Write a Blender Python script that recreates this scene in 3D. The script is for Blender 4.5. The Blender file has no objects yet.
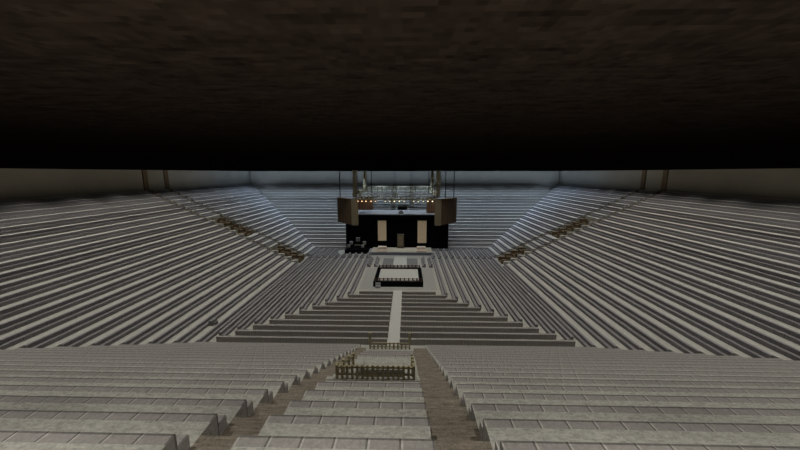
import bpy, bmesh, math, random
from mathutils import Vector
random.seed(4)
C = bpy.context.scene.collection

# ------------------------------------------------------------------ camera
CX, CY, CZ = 2.157, 0.17, 26.983
F, PITCH, YAW = 312.6, 0.165, 0.024
cam = bpy.data.cameras.new('camera')
cam.sensor_width = 36.0
cam.lens = F / 800 * 36
cam.clip_start = 0.05
cam.clip_end = 1000
co = bpy.data.objects.new('camera', cam)
C.objects.link(co)
co.location = (CX, CY, CZ)
co.rotation_euler = (math.pi / 2 - PITCH, 0, YAW)
bpy.context.scene.camera = co

def project(x, y, z):
    x -= CX; y -= CY; z -= CZ
    dx = x * math.cos(YAW) + y * math.sin(YAW)
    dy = -x * math.sin(YAW) + y * math.cos(YAW)
    zc = dy * math.cos(PITCH) - z * math.sin(PITCH)
    yc = -z * math.cos(PITCH) - dy * math.sin(PITCH)
    return 400 + F * dx / zc, 225 + F * yc / zc, zc

# --------------------------------------------------------------- materials
def block_mat(name, base, amp=0.15, edge=False, grain=(16, 16, 16), stretch=(1, 1, 1), tint=None,
              line_axis=None, line_light=1.35, line_dark=0.45, rough=0.9, planks=None, mottling=0.0):
    """Pixelated 16-per-block surface: snapped world position feeding noise, with optional bevel lines per block."""
    m = bpy.data.materials.new(name)
    m.use_nodes = True
    nt = m.node_tree
    N, L = nt.nodes, nt.links
    bs = N['Principled BSDF']
    bs.inputs['Roughness'].default_value = rough
    bs.inputs['Specular IOR Level'].default_value = 0.08
    geo = N.new('ShaderNodeNewGeometry')
    def vm(op, a, b=None):
        n = N.new('ShaderNodeVectorMath'); n.operation = op
        L.new(a, n.inputs[0])
        if b is not None: n.inputs[1].default_value = b
        return n.outputs[0]
    def mt(op, a, b=None, c=None):
        n = N.new('ShaderNodeMath'); n.operation = op
        for i, v in enumerate((a, b, c)):
            if v is None: continue
            if isinstance(v, (int, float)): n.inputs[i].default_value = v
            else: L.new(v, n.inputs[i])
        return n.outputs[0]
    p = vm('ADD', geo.outputs['Position'], (0.003, 0.003, 0.003))
    snapped = vm('FLOOR', vm('MULTIPLY', p, grain))
    sc = vm('MULTIPLY', snapped, stretch)
    no = N.new('ShaderNodeTexNoise')
    no.inputs['Scale'].default_value = 0.45
    no.inputs['Detail'].default_value = 2.0
    L.new(sc, no.inputs['Vector'])
    wn = N.new('ShaderNodeTexWhiteNoise')
    L.new(snapped, wn.inputs['Vector'])
    v = mt('MULTIPLY_ADD', no.outputs['Fac'], 2.0 * amp, 1 - amp)
    v = mt('ADD', v, mt('MULTIPLY', mt('SUBTRACT', wn.outputs['Value'], 0.5), amp * 0.5))
    sep = N.new('ShaderNodeSeparateXYZ')
    L.new(p, sep.inputs[0])
    if mottling:
        n2 = N.new('ShaderNodeTexNoise'); n2.inputs['Scale'].default_value = 0.12
        L.new(p, n2.inputs['Vector'])
        v = mt('MULTIPLY', v, mt('MULTIPLY_ADD', n2.outputs['Fac'], 2 * mottling, 1 - mottling))
    if planks is not None:
        ax, per = planks
        fr = mt('FRACT', mt('MULTIPLY', sep.outputs[ax], per))
        v = mt('MULTIPLY', v, mt('SUBTRACT', 1.0, mt('MULTIPLY', mt('GREATER_THAN', fr, 0.75), 0.28)))
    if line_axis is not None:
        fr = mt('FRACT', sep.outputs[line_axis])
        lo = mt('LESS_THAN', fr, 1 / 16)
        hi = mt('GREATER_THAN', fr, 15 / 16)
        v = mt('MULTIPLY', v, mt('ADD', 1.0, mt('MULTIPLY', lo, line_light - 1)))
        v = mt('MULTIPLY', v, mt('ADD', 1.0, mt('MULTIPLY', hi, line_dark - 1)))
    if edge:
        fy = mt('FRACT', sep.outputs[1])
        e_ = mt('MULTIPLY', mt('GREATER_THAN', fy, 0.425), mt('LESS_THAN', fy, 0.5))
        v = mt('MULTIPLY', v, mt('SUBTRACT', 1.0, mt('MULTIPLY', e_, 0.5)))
    cv = N.new('ShaderNodeCombineXYZ')
    for i in range(3):
        k = mt('MULTIPLY', v, base[i])
        L.new(k, cv.inputs[i])
    col = cv.outputs[0]
    if tint is not None:
        mx = N.new('ShaderNodeMix'); mx.data_type = 'RGBA'; mx.blend_type = 'MIX'
        L.new(mt('MULTIPLY', no.outputs['Fac'], 0.8), mx.inputs[0])
        L.new(col, mx.inputs[6]); mx.inputs[7].default_value = (*tint, 1)
        col = mx.outputs[2]
    L.new(col, bs.inputs['Base Color'])
    return m

def glow(name, col, strength):
    m = bpy.data.materials.new(name); m.use_nodes = True
    b = m.node_tree.nodes['Principled BSDF']
    b.inputs['Base Color'].default_value = (*col, 1)
    b.inputs['Emission Color'].default_value = (*col, 1)
    b.inputs['Emission Strength'].default_value = strength
    return m

M = {}
M['floor'] = block_mat('pale_speckled_block', (0.41, 0.40, 0.355), 0.5, stretch=(0.5, 1.3, 1.0))
M['floor_side'] = block_mat('pale_speckled_block_side', (0.455, 0.445, 0.40), 0.24, stretch=(1.0, 0.35, 1.0))
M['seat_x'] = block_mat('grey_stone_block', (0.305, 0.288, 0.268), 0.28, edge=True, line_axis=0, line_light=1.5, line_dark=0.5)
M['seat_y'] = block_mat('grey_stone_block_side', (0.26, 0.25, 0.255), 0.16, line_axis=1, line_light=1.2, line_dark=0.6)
M['plank'] = block_mat('dark_plank_block', (0.212, 0.182, 0.143), 0.7, stretch=(0.16, 1.6, 1.2))
M['plank_side'] = block_mat('grey_brown_plank_block', (0.2, 0.18, 0.145), 0.5, stretch=(1.4, 0.3, 1.2))
M['patch'] = block_mat('brown_plank_block', (0.15, 0.112, 0.07), 0.4, stretch=(1.0, 0.3, 1.0), planks=(0, 2))
M['walk'] = block_mat('white_walkway_block', (0.52, 0.52, 0.48), 0.08)
M['surround'] = block_mat('grey_surround_block', (0.34, 0.34, 0.315), 0.4)
M['deck'] = block_mat('cream_deck_block', (0.52, 0.51, 0.46), 0.10)
M['carpet'] = block_mat('grey_carpet_block', (0.20, 0.205, 0.2), 0.25)
M['black'] = block_mat('black_block', (0.004, 0.004, 0.006), 0.2)
M['roof'] = block_mat('grey_roof_block', (0.34, 0.34, 0.35), 0.1)
M['screen'] = block_mat('tan_panel_block', (0.85, 0.69, 0.47), 0.25, stretch=(1.2, 1, 0.25))
_b = M['screen'].node_tree.nodes['Principled BSDF']
_b.inputs['Emission Color'].default_value = (1, .78, .5, 1)
_b.inputs['Emission Strength'].default_value = 0.07
M['apron'] = block_mat('beige_stage_block', (0.6, 0.55, 0.44), 0.3)
M['apron_front'] = block_mat('blue_grey_block', (0.2, 0.22, 0.26), 0.2)
M['step'] = block_mat('pink_beige_block', (0.8, 0.68, 0.57), 0.2)
M['speaker'] = block_mat('dark_wood_grille', (0.17, 0.122, 0.08), 0.6, stretch=(2.0, 1, 0.1), planks=(0, 1))
M['speaker_edge'] = block_mat('olive_wood_block', (0.32, 0.26, 0.165), 0.45)
M['redwood'] = block_mat('red_brown_block', (0.22, 0.12, 0.07), 0.5, stretch=(2.0, 1, 0.2), planks=(0, 1))
M['olive'] = block_mat('olive_wood_post', (0.36, 0.32, 0.2), 0.45)
M['tower'] = block_mat('olive_tower_block', (0.5, 0.44, 0.28), 0.5)
M['lattice'] = block_mat('pale_olive_lattice', (0.68, 0.64, 0.47), 0.35)
M['wire'] = block_mat('dark_iron_wire', (0.02, 0.022, 0.022), 0.2)
M['redfence'] = block_mat('red_brown_fence', (0.12, 0.055, 0.04), 0.5)
M['drum'] = block_mat('grey_drum_block', (0.3, 0.3, 0.28), 0.25)
M['riser_box'] = block_mat('grey_brown_box', (0.16, 0.135, 0.1), 0.35)
M['wall'] = block_mat('taupe_wall_block', (0.24, 0.225, 0.195), 0.14, mottling=0.15)
M['pilaster'] = block_mat('brown_wall_timber', (0.13, 0.095, 0.06), 0.3)
M['pilaster_far'] = block_mat('grey_wall_timber', (0.195, 0.185, 0.165), 0.2)
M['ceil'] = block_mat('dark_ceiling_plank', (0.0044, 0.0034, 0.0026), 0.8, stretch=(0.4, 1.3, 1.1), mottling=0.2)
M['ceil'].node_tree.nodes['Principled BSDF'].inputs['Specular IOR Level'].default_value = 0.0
M['lamp'] = glow('lit_lamp', (1.0, 0.83, 0.5), 2.0)
M['lamp_orange'] = glow('lit_orange_lamp', (1.0, 0.6, 0.32), 2.0)

# ----------------------------------------------------------------- helpers
def box(bm, x0, x1, y0, y1, z0, z1):
    x0, x1 = sorted((x0, x1)); y0, y1 = sorted((y0, y1)); z0, z1 = sorted((z0, z1))
    v = [bm.verts.new(p) for p in ((x0, y0, z0), (x1, y0, z0), (x1, y1, z0), (x0, y1, z0),
                                   (x0, y0, z1), (x1, y0, z1), (x1, y1, z1), (x0, y1, z1))]
    for q in ((0, 3, 2, 1), (4, 5, 6, 7), (0, 1, 5, 4), (1, 2, 6, 5), (2, 3, 7, 6), (3, 0, 4, 7)):
        bm.faces.new([v[i] for i in q])

def beam(bm, a, b, r):
    a, b = Vector(a), Vector(b)
    d = (b - a).normalized()
    u = d.cross(Vector((0, 0, 1)))
    if u.length < 1e-3: u = d.cross(Vector((0, 1, 0)))
    u.normalize(); w = d.cross(u)
    vs = []
    for p in (a, b):
        for s, t in ((-1, -1), (1, -1), (1, 1), (-1, 1)):
            vs.append(bm.verts.new(p + u * r * s + w * r * t))
    for q in ((0, 1, 2, 3), (7, 6, 5, 4), (0, 4, 5, 1), (1, 5, 6, 2), (2, 6, 7, 3), (3, 7, 4, 0)):
        bm.faces.new([vs[i] for i in q])

def link(name, bm, mat, parent=None):
    bmesh.ops.recalc_face_normals(bm, faces=bm.faces[:])
    me = bpy.data.meshes.new(name)
    bm.to_mesh(me); bm.free()
    me.materials.append(M[mat])
    o = bpy.data.objects.new(name, me)
    C.objects.link(o)
    if parent is not None: o.parent = parent
    return o

def boxes(name, lst, mat, parent=None, off=None):
    bm = bmesh.new()
    for b in lst:
        if off:
            b = (b[0] - off[0], b[1] - off[0], b[2] - off[1], b[3] - off[1], b[4] - off[2], b[5] - off[2])
        box(bm, *b)
    return link(name, bm, mat, parent)

def tag(o, label, cat, group=None, kind=None):
    if label: o['label'] = label
    if cat: o['category'] = cat
    if group: o['group'] = group
    if kind: o['kind'] = kind
    return o

def thing(name, loc, label, cat, group=None):
    o = bpy.data.objects.new(name, None)
    o.empty_display_size = 0.3
    C.objects.link(o)
    o.location = loc
    return tag(o, label, cat, group)

def copy_tree(o, parent=None):
    c = o.copy(); C.objects.link(c)
    if parent is not None: c.parent = parent
    for ch in list(o.children): copy_tree(ch, c)
    return c

def struct(o):
    o['kind'] = 'structure'; return o

# -------------------------------------------------------------- dimensions
E1, S1, N1 = 44.5, 30.5, 108.5        # front edge of the lowest seat row: near, side, far
ROWS = 22
WX, WYF, WYB = 74.0, 152.0, -9.0      # walls
CEIL = 27.826
ASIDE = 93.5                          # centre of the stair module in the side stands
def E(n): return E1 - 2 * (n - 1)
def S(n): return S1 + 2 * (n - 1)
def Nn(n): return N1 + 2 * (n - 1)

# -------------------------------------------------------------- room shell
struct(boxes('floor', [(-WX - 1, WX + 1, WYB - 1, WYF + 1, -0.6, 0)], 'floor'))
struct(boxes('wall_left', [(-WX - 1, -WX, WYB - 1, WYF + 1, 0, CEIL)], 'wall'))
struct(boxes('wall_right', [(WX, WX + 1, WYB - 1, WYF + 1, 0, CEIL)], 'wall'))
struct(boxes('wall_far', [(-WX, WX, WYF, WYF + 1, 0, CEIL)], 'wall'))
struct(boxes('wall_back', [(-WX, WX, WYB - 1, WYB, 0, CEIL)], 'wall'))
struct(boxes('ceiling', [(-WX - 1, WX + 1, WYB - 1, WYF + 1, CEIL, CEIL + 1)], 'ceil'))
k = 0
for (x0, x1, y0, y1) in ((-WX, -WX + .25, 89.2, 90.8), (-WX, -WX + .25, 97.2, 98.8), (WX - .25, WX, 89.2, 90.8), (WX - .25, WX, 97.2, 98.8),
                         (-4.8, -3.2, WYF - .25, WYF), (3.2, 4.8, WYF - .25, WYF)):
    k += 1
    struct(boxes('trim_%d' % k, [(x0, x1, y0, y1, 22, CEIL)], 'pilaster' if k < 5 else 'pilaster_far'))

# ---------------------------------------------- stands: terraces and seats
# Every stand is laid out in its own frame: u runs along the rows, v outward from the pitch, then mapped to x, y.
UP_PIT, LOW_PIT = range(9, 15), range(1, 6)
PITS = [(14, 9, 8), (5, 1, 0)]
def mapper(side):
    if side == 'near': return lambda u0, u1, v0, v1: (u0, u1, E1 - v1, E1 - v0)
    if side == 'far':  return lambda u0, u1, v0, v1: (u0, u1, N1 + v0, N1 + v1)
    if side == 'left': return lambda u0, u1, v0, v1: (-(S1 + v1), -(S1 + v0), u0, u1)
    return lambda u0, u1, v0, v1: (S1 + v0, S1 + v1, u0, u1)

def spans(side, n):
    """full extent of row n along u, and centre of the stair module."""
    if side in ('near', 'far'):
        return -(S(n) + .5), S(n) + .5, 0.0
    return E(n) + .5, Nn(n) - .5, ASIDE

STAGE_CUT = (-19.6, 16.6)
def seat_segments(side, n):
    a, b, c = spans(side, n)
    a -= 0; segs = [(a, c - 5), (c + 5, b)]
    if n not in UP_PIT and n not in LOW_PIT: segs.insert(1, (c - 3, c + 3))
    if side == 'far' and n <= 7:
        out = []
        for s in ((a, STAGE_CUT[0]), (STAGE_CUT[1], b)): out.append(s)
        return out
    return segs

def terrace_segments(side, n):
    a, b, c = spans(side, n)
    if side in ('near', 'far'): a, b = a - 1, b + 1
    else: a, b = a - 1, b + 1
    if side == 'far' and n <= 7: return [(a, STAGE_CUT[0]), (STAGE_CUT[1], b)]
    segs = [(a, c - 5), (c + 5, b)]
    pit = None
    for top, bot, deck in PITS:
        if bot <= n < top: pit = True
    if not pit: segs.insert(1, (c - 3, c + 3))
    else: segs[1:1] = [(c - 3, c - 2), (c + 2, c + 3)]
    return segs

def box_to(lst, mp, u0, u1, v0, v1, z0, z1):
    x0, x1, y0, y1 = mp(u0, u1, v0, v1)
    lst.append((x0, x1, y0, y1, z0, z1))

where = {'near': 'near stand at the camera\'s feet', 'far': 'far stand behind the stage', 'left': 'left side stand', 'right': 'right side stand'}
for side in ('near', 'left', 'right', 'far'):
    mp = mapper(side)
    fl = 'floor' if side in ('near', 'far') else 'floor_side'
    st = 'seat_x' if side in ('near', 'far') else 'seat_y'
    terr, decks, steps = [], [], {-1: [], 1: []}
    for n in range(1, ROWS + 1):
        v = 2 * (n - 1)
        last = n == ROWS
        far_v = {'near': E1 - WYB, 'far': WYF - N1, 'left': WX - S1, 'right': WX - S1}[side] - .01
        for (u0, u1) in terrace_segments(side, n):
            v1 = far_v if last else v + 1.5
            if last and side in ('near', 'far'): uu0, uu1 = (max(u0, -WX), min(u1, WX))
            else: uu0, uu1 = u0, u1
            if last and u0 < -WX + 4 : uu0 = -WX if side in ('near', 'far') else u0
            box_to(terr, mp, uu0, uu1, v + .41, v1, n - 1.5 if n > 1 else 0, n)
            if not last: box_to(terr, mp, uu0, uu1, v + 1.5, v + 2.5, n - 1.0, n - 0.02)
        # brown stairs in both aisles
        c = spans(side, n)[2]
        if not (side == 'far' and n <= 7):
            for s in (-1, 1):
                u0, u1 = (c - 5, c - 3) if s < 0 else (c + 3, c + 5)
                L = steps[s]
                box_to(L, mp, u0, u1, v + .5, v + 1, max(n - 2, 0), n - .5)
                box_to(L, mp, u0, u1, v + 1, (far_v if last else v + 2.5), max(n - 2, 0), n)
    # decks at the bottom of the two stair wells
    c = spans(side, 1)[2]
    pit_list = PITS if side != 'far' else PITS[:1]
    for top, bot, deck in pit_list:
        if deck > 0:
            if side != 'near':
                box_to(decks, mp, c - 2, c + 2, 2 * (bot - 1) - .5, 2 * (top - 1) + .5, deck - 1.3, deck - .8)
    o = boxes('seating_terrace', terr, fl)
    tag(o, {'near': 'pale concrete-like terrace of the near stand, carrying the rows at the picture\'s bottom',
            'far': 'pale terrace of the far stand, rising behind the black stage',
            'left': 'pale terrace of the left side stand, rows running toward the stage',
            'right': 'pale terrace of the right side stand, rows running toward the stage'}[side], 'terrace', kind='structure')
    if side == 'near':
        tag(boxes('pit_ledge', [(-3, 3, 18.0, 18.4, 12.5, 14), (-3, 3, 36.09, 37.0, 3.5, 5)], 'floor'), 'pale ledges under the two wooden fences of the near stand', 'ledge', kind='structure')
        tag(boxes('pit_floor', [(-2, 2, 18.5, 27.9, 4.5, 5)], 'patch'), 'brown sunken floor of the fenced opening in the near stand', 'floor', kind='structure')
    if decks:
        tag(boxes('stairwell_deck', decks, 'deck' if side == 'near' else 'patch'),
            {'near': 'cream deck inside the fenced opening of the near stand', 'far': 'brown deck sunk in the far stand above the stage',
             'left': 'brown deck sunk in the upper rows of the left side stand', 'right': 'brown deck sunk in the upper rows of the right side stand'}[side], 'deck')
    for s in (-1, 1):
        if not steps[s]: continue
        o = boxes('aisle_stairs', steps[s], 'plank' if side == 'near' else 'plank_side')
        ww = {('near', -1): 'brown plank aisle stairs down the near stand, left of the centre seats',
              ('near', 1): 'brown plank aisle stairs down the near stand, right of the centre seats',
              ('left', -1): 'brown aisle stairs in the left side stand, the one nearer the camera',
              ('left', 1): 'brown aisle stairs in the left side stand, the one nearer the stage',
              ('right', -1): 'brown aisle stairs in the right side stand, the one nearer the camera',
              ('right', 1): 'brown aisle stairs in the right side stand, the one nearer the stage',
              ('far', -1): 'brown aisle stairs in the far stand, left of its centre line',
              ('far', 1): 'brown aisle stairs in the far stand, right of its centre line'}[(side, s)]
        tag(o, ww, 'stairs')

# ------------------------------------------------------------------- seats
BACK = .41
def seat_boxes(lst, mp, u0, u1, v, z):
    box_to(lst, mp, u0, u1, v - .5, v, z - 1, z - .5)           # seat half
    box_to(lst, mp, u0, u1, v, v + BACK, z - 1, z)                # raised back

ORD = ['', 'first', 'second', 'third', 'fourth', 'fifth', 'sixth', 'seventh', 'eighth', 'ninth', 'tenth', 'eleventh', 'twelfth',
       'thirteenth', 'fourteenth', 'fifteenth', 'sixteenth', 'seventeenth', 'eighteenth', 'nineteenth']
TENS = {20: ('twenty', 'twentieth'), 30: ('thirty', 'thirtieth'), 40: ('forty', 'fortieth')}
def ordinal(i):
    if i < 20: return ORD[i]
    t = i // 10 * 10
    return TENS[t][1] if i % 10 == 0 else TENS[t][0] + '-' + ORD[i % 10]

cand = []
for n in range(ROWS, 0, -1):
    y = E(n)
    for (u0, u1) in seat_segments('near', n):
        # whole blocks, counted from the aisle
        if u1 <= -4.9: xs = [u1 - 1 - i for i in range(int(u1 - u0))]
        else: xs = [u0 + i for i in range(int(u1 - u0))]
        for i, x in enumerate(xs):
            px, py, zc = project(x + .5, y - .2, n)
            if zc > 0 and -14 < px < 814 and py < 452:
                cand.append((zc, n, x, i + 1, 'left' if u1 <= -4.9 else ('right' if u0 >= 4.9 else 'middle')))
cand.sort(key=lambda t: (-t[1], abs(t[2])))
cand = cand[:300]
single = {(n, x) for _, n, x, _, _ in cand}
top_row = max(n for _, n, _, _, _ in cand)

proto = thing('stadium_seat', (0, 0, 0), '', 'seat', 'grey block seats in the nearest rows')
def bev(name, b, mat, parent):
    o = boxes(name, [b], mat, parent)
    return o
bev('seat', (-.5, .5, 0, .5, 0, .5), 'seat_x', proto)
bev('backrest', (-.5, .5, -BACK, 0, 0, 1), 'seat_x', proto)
first = True
for zc, n, x, i, blk in cand:
    o = proto if first else copy_tree(proto)
    first = False
    # the mesh has its backrest away from the stage (-y)
    o.location = (x + .5, E(n), n - 1)
    row = 'nearest row' if n == top_row else ordinal(top_row - n + 1) + ' nearest row'
    if blk == 'middle': pos = ordinal(i) + ' from the left aisle in the middle block'
    elif blk == 'left': pos = ordinal(i) + ' left of the left aisle'
    else: pos = ordinal(i) + ' right of the right aisle'
    o['label'] = 'grey stone seat, %s, %s' % (pos, row)

# stair upper half is the back: near edge at E(n); the rest of every stand as one mass each
def rest_rows(side):
    mp = mapper(side); L = []
    for n in range(1, ROWS + 1):
        v = 2 * (n - 1)
        for (u0, u1) in seat_segments(side, n):
            if side == 'near':
                gone = sorted(x for (nn, x) in single if nn == n and u0 - .01 <= x < u1)
                if gone:
                    a, b = gone[0], gone[-1] + 1
                    if a - u0 > .3: seat_boxes(L, mp, u0, a, v, n)
                    if u1 - b > .3: seat_boxes(L, mp, b, u1, v, n)
                    continue
            seat_boxes(L, mp, u0, u1, v, n)
    return L
for side, lab in (('near', 'grey stone seats filling the lower and outer rows of the near stand'),
                  ('left', 'grey stone seats in long rows on the left side stand'),
                  ('right', 'grey stone seats in long rows on the right side stand'),
                  ('far', 'grey stone seats in long rows on the far stand behind the stage')):
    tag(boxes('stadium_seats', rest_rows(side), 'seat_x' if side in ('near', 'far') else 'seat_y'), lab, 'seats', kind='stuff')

# ------------------------------------------------------------- floor seats
FS0 = 46.0
def floor_row_cross(L, u0, u1, y):     # faces the stage (+y)
    L.append((u0, u1, y, y + .5, 0, 1)); L.append((u0, u1, y + .5, y + 1, 0, .5))
def floor_row_side(L, s, xo, y0, y1):  # faces the centre line
    L.append((s * xo, s * (xo - .5), y0, y1, 0, 1)); L.append((s * (xo - .5), s * (xo - 1), y0, y1, 0, .5))
Lc = {-1: [], 1: []}; Ls = {-1: [], 1: []}; Lb = {-1: [], 1: []}
for j in range(11):
    for s in (-1, 1):
        a, b = (-(28.5 - 2 * j), -1.0) if s < 0 else (1.0, 28.5 - 2 * j)
        floor_row_cross(Lc[s], a, b, FS0 + 2 * j)
for s in (-1, 1):
    for j in range(10):
        xo = 29 - 2 * j
        floor_row_side(Ls[s], s, xo, FS0 + 2 * j + 1.5, 95.0)
        y1 = 107.0
        if xo <= 21 and s < 0: y1 = 100.5
        if xo < 19 and s > 0: y1 = 107.0
        if xo <= 11: y1 = 100.5
        floor_row_side(Lb[s], s, xo, 96.5, y1)
    for xo in (9.5, 7.5):
        for q in range(4):
            floor_row_side(Lb[s], s, xo, 87.5 + 2.3 * q, 89.3 + 2.3 * q)
nm = {-1: 'left', 1: 'right'}
for s in (-1, 1):
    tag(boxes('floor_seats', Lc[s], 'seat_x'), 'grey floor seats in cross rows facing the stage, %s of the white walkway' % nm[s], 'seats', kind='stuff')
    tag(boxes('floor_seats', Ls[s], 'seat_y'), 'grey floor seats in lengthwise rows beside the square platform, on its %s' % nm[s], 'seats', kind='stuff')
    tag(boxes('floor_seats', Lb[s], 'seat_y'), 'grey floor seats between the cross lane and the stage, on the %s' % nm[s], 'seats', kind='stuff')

# ---------------------------------------------------------- floor coverings
tag(boxes('walkway', [(-1, 1, 46, 69.3, 0, .06)], 'walk'), 'white walkway from the near stand to the square platform', 'walkway')
tag(boxes('platform_surround', [(-9.2, 9.2, 70.0, 86.9, 0, .04)], 'surround'), 'grey floor area around the square black platform', 'floor', kind='structure')
tag(boxes('runway', [(-2, 2, 86.9, 98.5, 0, .3)], 'walk'), 'white runway block in front of the stage apron', 'runway')
for s in (-1, 1):
    tag(boxes('carpet', [(s * 2, s * 5.3, 86.9, 97, 0, .05)], 'carpet'), 'grey carpet strip along the %s edge of the white runway' % nm[s], 'carpet')

# --------------------------------------------------------- square platform
t = thing('square_platform', (0, 77, 0), 'black square platform with white top and red-brown railing, before the runway', 'platform')
off = (0, 77, 0)
boxes('skirt', [(-6, 6, 71.6, 72.6, 0, 1.25), (-6, 6, 82.4, 83.4, 0, 1.25), (-6, -5, 72.6, 82.4, 0, 1.25), (5, 6, 72.6, 82.4, 0, 1.25)], 'black', t, off)
boxes('platform_top', [(-5, 5, 72.6, 82.4, 0, 1.1)], 'walk', t, off)
def railing(name, x0, x1, y0, y1, z0, h, mat, parent, off, step=1.0, r=.13, rails=(.45, .85)):
    f = thing(name, ((x0 + x1) / 2 - off[0], (y0 + y1) / 2 - off[1], z0 - off[2]), None, None) if parent is not None else None
    return f
def rail_parts(parent, a, b, z0, h, mat, off, step=1.0, r=.13, rails=(.4, .8), rr=.055):
    a, b = Vector(a), Vector(b); n = max(1, round((b - a).length / step))
    for i in range(n + 1):
        p = a + (b - a) * i / n
        zb = z0 + p.z
        boxes('post', [(p.x - r, p.x + r, p.y - r, p.y + r, zb, zb + h)], mat, parent, off)
    for k_ in rails:
        bm = bmesh.new()
        o_ = Vector(off)
        beam(bm, a + Vector((0, 0, z0 + h * k_)) - o_, b + Vector((0, 0, z0 + h * k_)) - o_, rr)
        link('rail', bm, mat, parent)
for a, b in (((-5.5, 72.1, 0), (5.5, 72.1, 0)), ((-5.5, 82.9, 0), (5.5, 82.9, 0)), ((-5.5, 73.1, 0), (-5.5, 81.9, 0)), ((5.5, 73.1, 0), (5.5, 81.9, 0))):
    rail_parts(t, a, b, 1.25, .85, 'redfence' if a[0] != b[0] else 'black', off)
tag(boxes('boarding_steps', [(-5.4, -4.2, 70.6, 71.55, 0, .55), (-5.4, -4.2, 71.1, 71.55, .55, 1.1)], 'roof'), 'small grey step block at the square platform\'s front left corner', 'steps')

# -------------------------------------------------- fences of the near stand
def pit_fence(top_n, label, lab2):
    v = 2 * (top_n - 1)
    y = E1 - (2 * (top_n - 2) + 1.0)     # on the tread just below row top_n
    return y
def fence(loc, a, b, h, label, step=.5, r=.09, mat='olive', group=None, corner=()):
    t = thing('wooden_fence', loc, label, 'fence', group)
    rail_parts(t, a, b, 0, h, mat, (loc[0], loc[1], 0) if False else loc, step, r, (.35, .85))
    return t
def fence_at(ax, ay, az, bx, by, bz, h, label, step=.5, r=.09, corners=0):
    loc = ((ax + bx) / 2, (ay + by) / 2, min(az, bz))
    t = thing('wooden_fence', loc, label, 'fence')
    rail_parts(t, (ax, ay, az), (bx, by, bz), 0, h, 'olive', loc, step, r, (.35, .85))
    if corners:
        for x, y, z in ((ax, ay, az), (bx, by, bz)):
            boxes('corner_post', [(x - .16, x + .16, y - .16, y + .16, z + h, z + h + corners)], 'olive', t, loc)
    return t
fence_at(-2.3, 18.2, 14, 2.6, 18.2, 14, .97, 'olive wooden fence across the top of the near stand\'s fenced opening', step=.33, r=.075)
def stepped_fence(x, n0, n1, label):
    off = (x, E(n0) - 1, n0)
    t = thing('wooden_fence', off, label, 'fence')
    for n in range(n0, n1 - 1, -1):
        y = E(n) - 1.0
        boxes('post', [(x - .1, x + .1, y - .1, y + .1, n, n + 1.25)], 'olive', t, off)
    bm = bmesh.new()
    beam(bm, Vector((x, E(n0) - 1, n0 + .95)) - Vector(off), Vector((x, E(n1) - 1, n1 + .95)) - Vector(off), .06)
    link('rail', bm, 'olive', t)
    return t
stepped_fence(-2.6, 13, 10, 'olive wooden fence stepping down the left edge of the fenced opening')
stepped_fence(2.6, 13, 10, 'olive wooden fence stepping down the right edge of the fenced opening')
fence_at(-2.5, 36.6, 5, 2.5, 36.6, 5, .9, 'olive wooden fence with tall end posts near the foot of the near stand', step=.5, r=.09, corners=1.3)

# dark floor of the openings in the side stands (seen as brown patches)
for side, s in (('left', -1), ('right', 1)):
    for top, bot, w in ((14, 9, 'upper'), (5, 1, 'lower')):
        L = []
        for n in range(bot, top):
            v = 2 * (n - 1)
            x0, x1 = s * (S1 + v + .0), s * (S1 + v + 2)
            L.append((x0, x1, ASIDE - 2, ASIDE - 1.2, n - 1, n + .3))
            L.append((x0, x1, ASIDE + 1.2, ASIDE + 2, n - 1, n + .3))
            L.append((x0, x1, ASIDE - 1.2, ASIDE + 1.2, n - 1.2, n - .6 if n % 2 else n - .2))
        tag(boxes('stairwell_planking', L, 'patch'), 'brown plank surround of the %s opening in the %s side stand' % (w, side), 'planking')

tag(boxes('stone_block', [(-31.95, -31.2, 49.6, 50.9, 1, 1.9), (-31.2, -30.95, 49.9, 50.6, 1, 1.5)], 'carpet'), 'small dark grey block lying on the lowest tread of the left side stand', 'block')

# ------------------------------------------------------------------- stage
t = thing('stage_house', (-1.5, 108, 0), 'black box-shaped stage house with pale grey roof in front of the far stand', 'stage')
off = (-1.5, 108, 0)
boxes('back_wall', [(-19.5, 16.5, 109, 109.6, 0, 12.2)], 'black', t, off)
boxes('wing_wall', [(-19.5, -11, 108, 109, 0, 12.2)], 'black', t, off)
boxes('wing_wall', [(11, 16.5, 108, 109, 0, 12.2)], 'black', t, off)
boxes('side_wall', [(-19.5, -18.9, 109.6, 120.5, 0, 12.2)], 'black', t, off)
boxes('side_wall', [(15.9, 16.5, 109.6, 120.5, 0, 12.2)], 'black', t, off)
boxes('fascia', [(-19.5, 16.5, 107.6, 108, 11.5, 12.5)], 'black', t, off)
boxes('roof', [(-19.5, 16.5, 108, 121, 12.2, 12.75)], 'roof', t, off)
tag(boxes('roof_hatch', [(-.9, .8, 109.5, 111.2, 12.75, 13.5), (-.6, .5, 109.8, 110.9, 13.5, 13.8)], 'drum'),
    'small pale grey hatch box on the middle of the stage roof', 'box')
tag(boxes('stage_apron', [(-10, 10.5, 101.0, 107.98, 0, 1)], 'apron'), 'beige stage floor projecting in front of the black stage house', 'stage floor')
o = boxes('kick_face', [(-10, 10.5, 100.9, 101.0, 0, .98)], 'apron_front')
o.parent = bpy.data.objects['stage_apron']; o['label'] = 'blue-grey front face of the stage floor'
tag(boxes('stage_curb', [(-10.9, -10.05, 101.3, 107.5, 0, .7)], 'roof'), 'pale grey curb between the drum riser and the beige stage floor', 'curb')
tag(boxes('stage_curb', [(10.55, 16.4, 107.1, 107.55, 0, .7)], 'roof'), 'pale grey curb right of the beige stage floor, along the black wall', 'curb')
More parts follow.
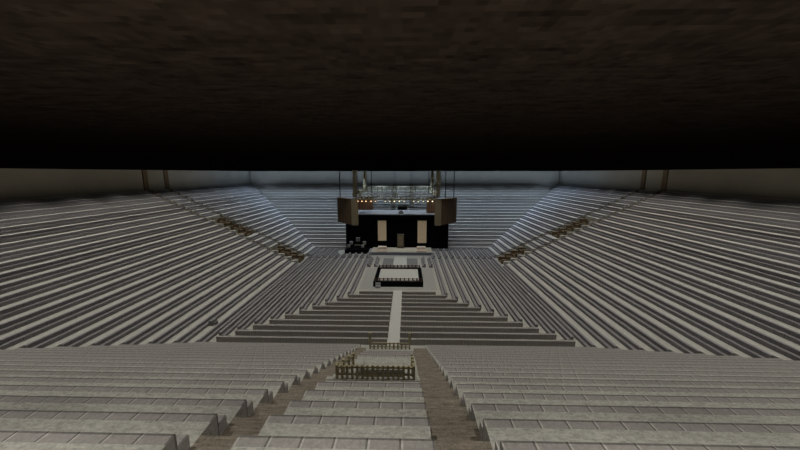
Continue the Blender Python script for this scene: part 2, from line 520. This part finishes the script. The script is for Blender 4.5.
for x0, x1, z0, z1, w in ((-8.25, -5.25, 3.25, 10.5, 'left'), (5.75, 8.9, 2.5, 10.5, 'right')):
    t = thing('tall_screen', ((x0 + x1) / 2, 108.7, z0), 'tall tan screen panel on the black stage wall, %s one' % w, 'screen', 'tall screens')
    off = ((x0 + x1) / 2, 108.7, z0)
    boxes('panel', [(x0, x1, 108.55, 108.75, z0, z1)], 'screen', t, off)
    boxes('panel_frame', [(x0 - .25, x0, 108.5, 108.98, z0 - .25, z1 + .25), (x1, x1 + .25, 108.5, 108.98, z0 - .25, z1 + .25),
                    (x0, x1, 108.5, 108.98, z1, z1 + .25), (x0, x1, 108.5, 108.98, z0 - .25, z0)], 'black', t, off)
for x0, x1, w in ((-7.9, -4.8, 'left'), (5.3, 8.4, 'right')):
    tag(boxes('stage_steps', [(x0, x1, 101.4, 102.6, 1, 1.5), (x0 + .1, x1 - .1, 102.6, 104.6, 1, 2.3)], 'step'),
        'pinkish beige step block on the stage floor below the %s screen' % w, 'steps')
t = thing('cabinet_box', (-.2, 107, 1), 'grey-brown tall box at the back centre of the stage', 'box')
boxes('body', [(-1.4, 1.0, 106.6, 107.9, 1, 5.9)], 'riser_box', t, (-.2, 107, 1))
boxes('grille', [(-1.1, .7, 106.53, 106.6, 2.0, 5.5)], 'speaker_edge', t, (-.2, 107, 1))

# drum kit
tag(boxes('drum_riser', [(-19.0, -11.0, 102.6, 107, 0, 1.35)], 'black'), 'black riser carrying the drum kit left of the stage floor', 'riser')
t = thing('drum_kit', (-15, 105, 1.35), 'grey block drum kit on the black riser left of the stage', 'drum kit')
off = (-15, 105, 1.35)
for (x, y, z, r_) in ((-17.9, 104.2, 1.9, .45), (-17.2, 105.2, 2.7, .5), (-15.0, 106.2, 3.6, .6), (-12.6, 105.2, 2.7, .5), (-13.1, 104.0, 1.85, .45)):
    d = boxes('drum', [(x - r_, x + r_, y - r_, y + r_, z, z + 2 * r_)], 'drum', t, off)
    boxes('drum_stand', [(x - .12, x + .12, y - .12, y + .12, 1.35, z)], 'wire', d, off)
boxes('keyboard', [(-16, -13.9, 104.2, 104.8, 2.35, 2.7)], 'riser_box', t, off)
boxes('keyboard_stand', [(-15.7, -15.5, 104.4, 104.6, 1.35, 2.35), (-14.3, -14.1, 104.4, 104.6, 1.35, 2.35)], 'wire', t, off)

# ----------------------------------------------------------- hanging arrays
for s, xc, w in ((-1, -15.55, 'left'), (1, 12.35, 'right')):
    t = thing('speaker_array', (xc, 104, 9.6), 'brown hanging speaker array with folded dark grille, %s of the stage front' % w, 'speaker', 'hanging speaker arrays')
    off = (xc, 104, 9.6)
    boxes('column_cabinet', [(xc - 1.0, xc + 1.0, 103.5, 105.5, 9.6, 18.6)], 'speaker_edge', t, off)
    for q in range(6):
        x0 = xc + s * (1.0 + q * 1.0)
        boxes('grille_panel', [(x0, x0 + s * 1.0, 104.3 + q * 1.0, 106.3 + q, 9.75, 18.45)], 'speaker', t, off)
    for xw, yw in ((xc + s * 6.0, 110.3), (xc + s * 2.6, 106.5)) if s > 0 else ((xc + s * 6.1, 110.3),):
        boxes('hanging_wire', [(xw - .13, xw + .13, yw - .13, yw + .13, 18.45, CEIL)], 'wire', t, off)
for x0, x1, z0, w in ((-15.6, -10.3, 13.9, 'left'), (9.0, 12.4, 12.9, 'right')):
    t = thing('hanging_cabinet', ((x0 + x1) / 2, 112, z0), 'red-brown hanging cabinet behind the %s speaker array' % w, 'speaker', 'hanging cabinets')
    off = ((x0 + x1) / 2, 112, z0)
    boxes('body', [(x0, x1, 112, 113.5, z0, 18.4)], 'redwood', t, off)
    boxes('hanging_bracket', [(x0 + .4, x0 + .6, 112.5, 112.7, 18.4, 20.0), (x1 - .6, x1 - .4, 112.5, 112.7, 18.4, 20.0)], 'wire', t, off)

# ---------------------------------------------------------- lighting truss
t = thing('lighting_truss', (-1.6, 117, 19), 'rectangular olive lattice truss hanging over the stage on corner posts', 'truss')
off = Vector((-1.6, 117, 19))
XL, XR, YF, YR = -15.4, 12.1, 105.2, 130.0
def truss_side(a, b, z0, z1, bay, mat):
    a, b = Vector(a), Vector(b); n = round((b - a).length / bay)
    bm = bmesh.new()
    up = Vector((0, 0, z1 - z0))
    for w in (0, .9):
        d = (b - a).normalized(); side = Vector((-d.y, d.x, 0)) * w
        for k_ in (0, 1):
            beam(bm, a + side + up * k_ - off, b + side + up * k_ - off, .11)
        for i in range(n + 1):
            p = a + (b - a) * i / n + side
            beam(bm, p - off, p + up - off, .1)
            if i < n:
                q = a + (b - a) * (i + 1) / n + side
                if (i % 2) == 0: beam(bm, p - off, q + up - off, .08)
                else: beam(bm, p + up - off, q - off, .08)
    link('truss_beam', bm, mat, t)
truss_side((XL, YF, 18.3), (XR, YF, 18.3), 18.3, 20.1, 1.5, 'lattice')
truss_side((XL, YR, 19.6), (XR, YR, 19.6), 19.6, 21.4, 1.5, 'lattice')
truss_side((XL, YF, 19.6), (XL, YR, 19.6), 19.6, 20.5, 1.5, 'lattice')
truss_side((XR, YF, 19.6), (XR, YR, 19.6), 19.6, 20.5, 1.5, 'lattice')
for i in range(17):
    x = XL + 1 + i * 1.6
    boxes('hanging_rod', [(x - .06, x + .06, YF + .3, YF + .42, 20.1, 22.2)], 'wire', t, off)
for x in (XL, XR + .3):
    for y in (YF, YR):
        p_ = boxes('corner_tower', [(x - .7, x + .35, y - .3, y + .3, 19, CEIL), (x + .5, x + .75, y + .1, y + .4, 19, CEIL)], 'tower', t, off)
        bm = bmesh.new()
        for k_ in range(8):
            z = 19.4 + k_ * 1.0
            beam(bm, Vector((x - .6, y - .32, z)) - off, Vector((x + .6, y - .32, z + .7)) - off, .09)
        link('cross_brace', bm, 'lattice', p_)
for x, y in ((XL + 4.7, 112), (XR - 2.4, 112), (XR - 1.2, 112)):
    boxes('hanging_wire', [(x - .12, x + .12, y - .12, y + .12, 19.7, CEIL)], 'wire', t, off)

PX = [358.5, 362.5, 366.5, 371.5, 376, 385.5, 390, 394.5, 399.5, 404, 413.5, 418, 423, 427.5, 432]
for i, px in enumerate(PX):
    x = CX + (px - 407.5) / F * 106.5
    g = ('left', 'middle', 'right')[i // 5]
    t = thing('stage_lamp', (x, 104.9, 17.6), 'small glowing %s stage lamp, %s from the left in the truss\'s %s group of five' % (('orange-white' if i < 5 else 'yellow-white'), ORD[i % 5 + 1], g), 'lamp', 'stage lamps under the truss')
    off = (x, 104.9, 17.6)
    bm = bmesh.new()
    bmesh.ops.create_cone(bm, segments=10, radius1=.36, radius2=.22, depth=.5, cap_ends=True)
    bmesh.ops.translate(bm, verts=bm.verts, vec=(0, .25, .3))
    link('lamp_body', bm, 'wire', t)
    bm = bmesh.new()
    bmesh.ops.create_uvsphere(bm, u_segments=10, v_segments=6, radius=.22 if i in (0, 1, 2, 3, 8, 7, 13, 14) else .17)
    l_ = link('lens', bm, 'lamp_orange' if i < 5 else 'lamp', t)
    boxes('lamp_yoke', [(-.06, .06, .25, .37, .5, .95)], 'wire', t)

# ------------------------------------------------------------------- light
def spot(name, loc, power, col=(1, .97, .9), ang=125, rot=(0, 0, 0), blend=1.0, size=.05):
    l = bpy.data.lights.new(name, 'SPOT')
    l.energy = power; l.color = col; l.spot_size = math.radians(ang); l.spot_blend = blend
    l.shadow_soft_size = size
    o = bpy.data.objects.new(name, l); C.objects.link(o)
    o.location = loc; o.rotation_euler = rot
    return o
WARM = (1.0, .965, .895)
COOL = (.60, .77, 1.0)
def mixc(t_): return tuple(WARM[i] * (1 - t_) + COOL[i] * t_ for i in range(3))
def fill_power(x, y):
    p = 2150.0 * (.93 if y < 40 else 1)
    ax = abs(x)
    if ax > 50: p *= 1.0 - .15 * min(1, (ax - 50) / 16)
    p *= 1.08
    if y > 105: p *= 1.0 + .9 * min(1, (y - 105) / 25)
    return p
def ground(x, y):
    return max(0, (E1 - y) / 2, (abs(x) - S1) / 2, (y - N1) / 2)
for y in range(8, 149, 10):  # added grid of fill spots under the ceiling, not actual fixtures
    for x in range(-63, 64, 9):
        t_ = min(1, max(0, (y - 85) / 45))
        h = CEIL - ground(x, y)
        low = min(1, max(0, (19 - h) / 9)) if y > 20 else 0
        last = y > 145
        spot('overhead_fill', (x, y, CEIL - .15), fill_power(x, y) * (1 - .2 * low) * (.55 if last else 1), mixc(t_), 110 if last else 82 + 43 * low, (-math.radians(34) if last else 0, 0, 0))
    for sg in (-1, 1):
        spot('overhead_fill', (sg * 70.5, y, CEIL - .15), 1000 - 400 * t_, mixc(t_), 110, (0, sg * math.radians(34), 0))
# added fill spots under the ceiling that brighten the side and far walls
for y in range(2, 151, 6):
    t_ = min(1, max(0, (y - 85) / 45))
    for sg in (-1, 1):
        spot('wall_fill', (sg * (WX - 9), y, CEIL - .3), 170 + 560 * t_, tuple(a * (1 - t_) + b * t_ for a, b in zip((1, .88, .66), COOL)), 84, (0, -sg * math.radians(88), 0))
for x in range(-72, 73, 6):
    spot('wall_fill', (x, WYF - 9, CEIL - .3), 1050, COOL, 84, (math.radians(88), 0, 0))
# added fill spot behind the camera, brightening the ceiling over the near stand
spot('ceiling_fill', (2, -6.5, 22.15), 42000, (1.0, .9, .78), 150, (math.pi - .15, 0, 0), 1.0, .2)

w = bpy.data.worlds.new('world'); bpy.context.scene.world = w; w.use_nodes = True
w.node_tree.nodes['Background'].inputs[0].default_value = (.5, .6, .8, 1)
w.node_tree.nodes['Background'].inputs[1].default_value = 0.05

vs = bpy.context.scene.view_settings
vs.view_transform = 'Standard'; vs.look = 'None'; vs.gamma = 1.0; vs.exposure = 0.0; vs.use_curve_mapping = False
bpy.context.scene.cycles.max_bounces = 5
bpy.context.scene.cycles.diffuse_bounces = 3
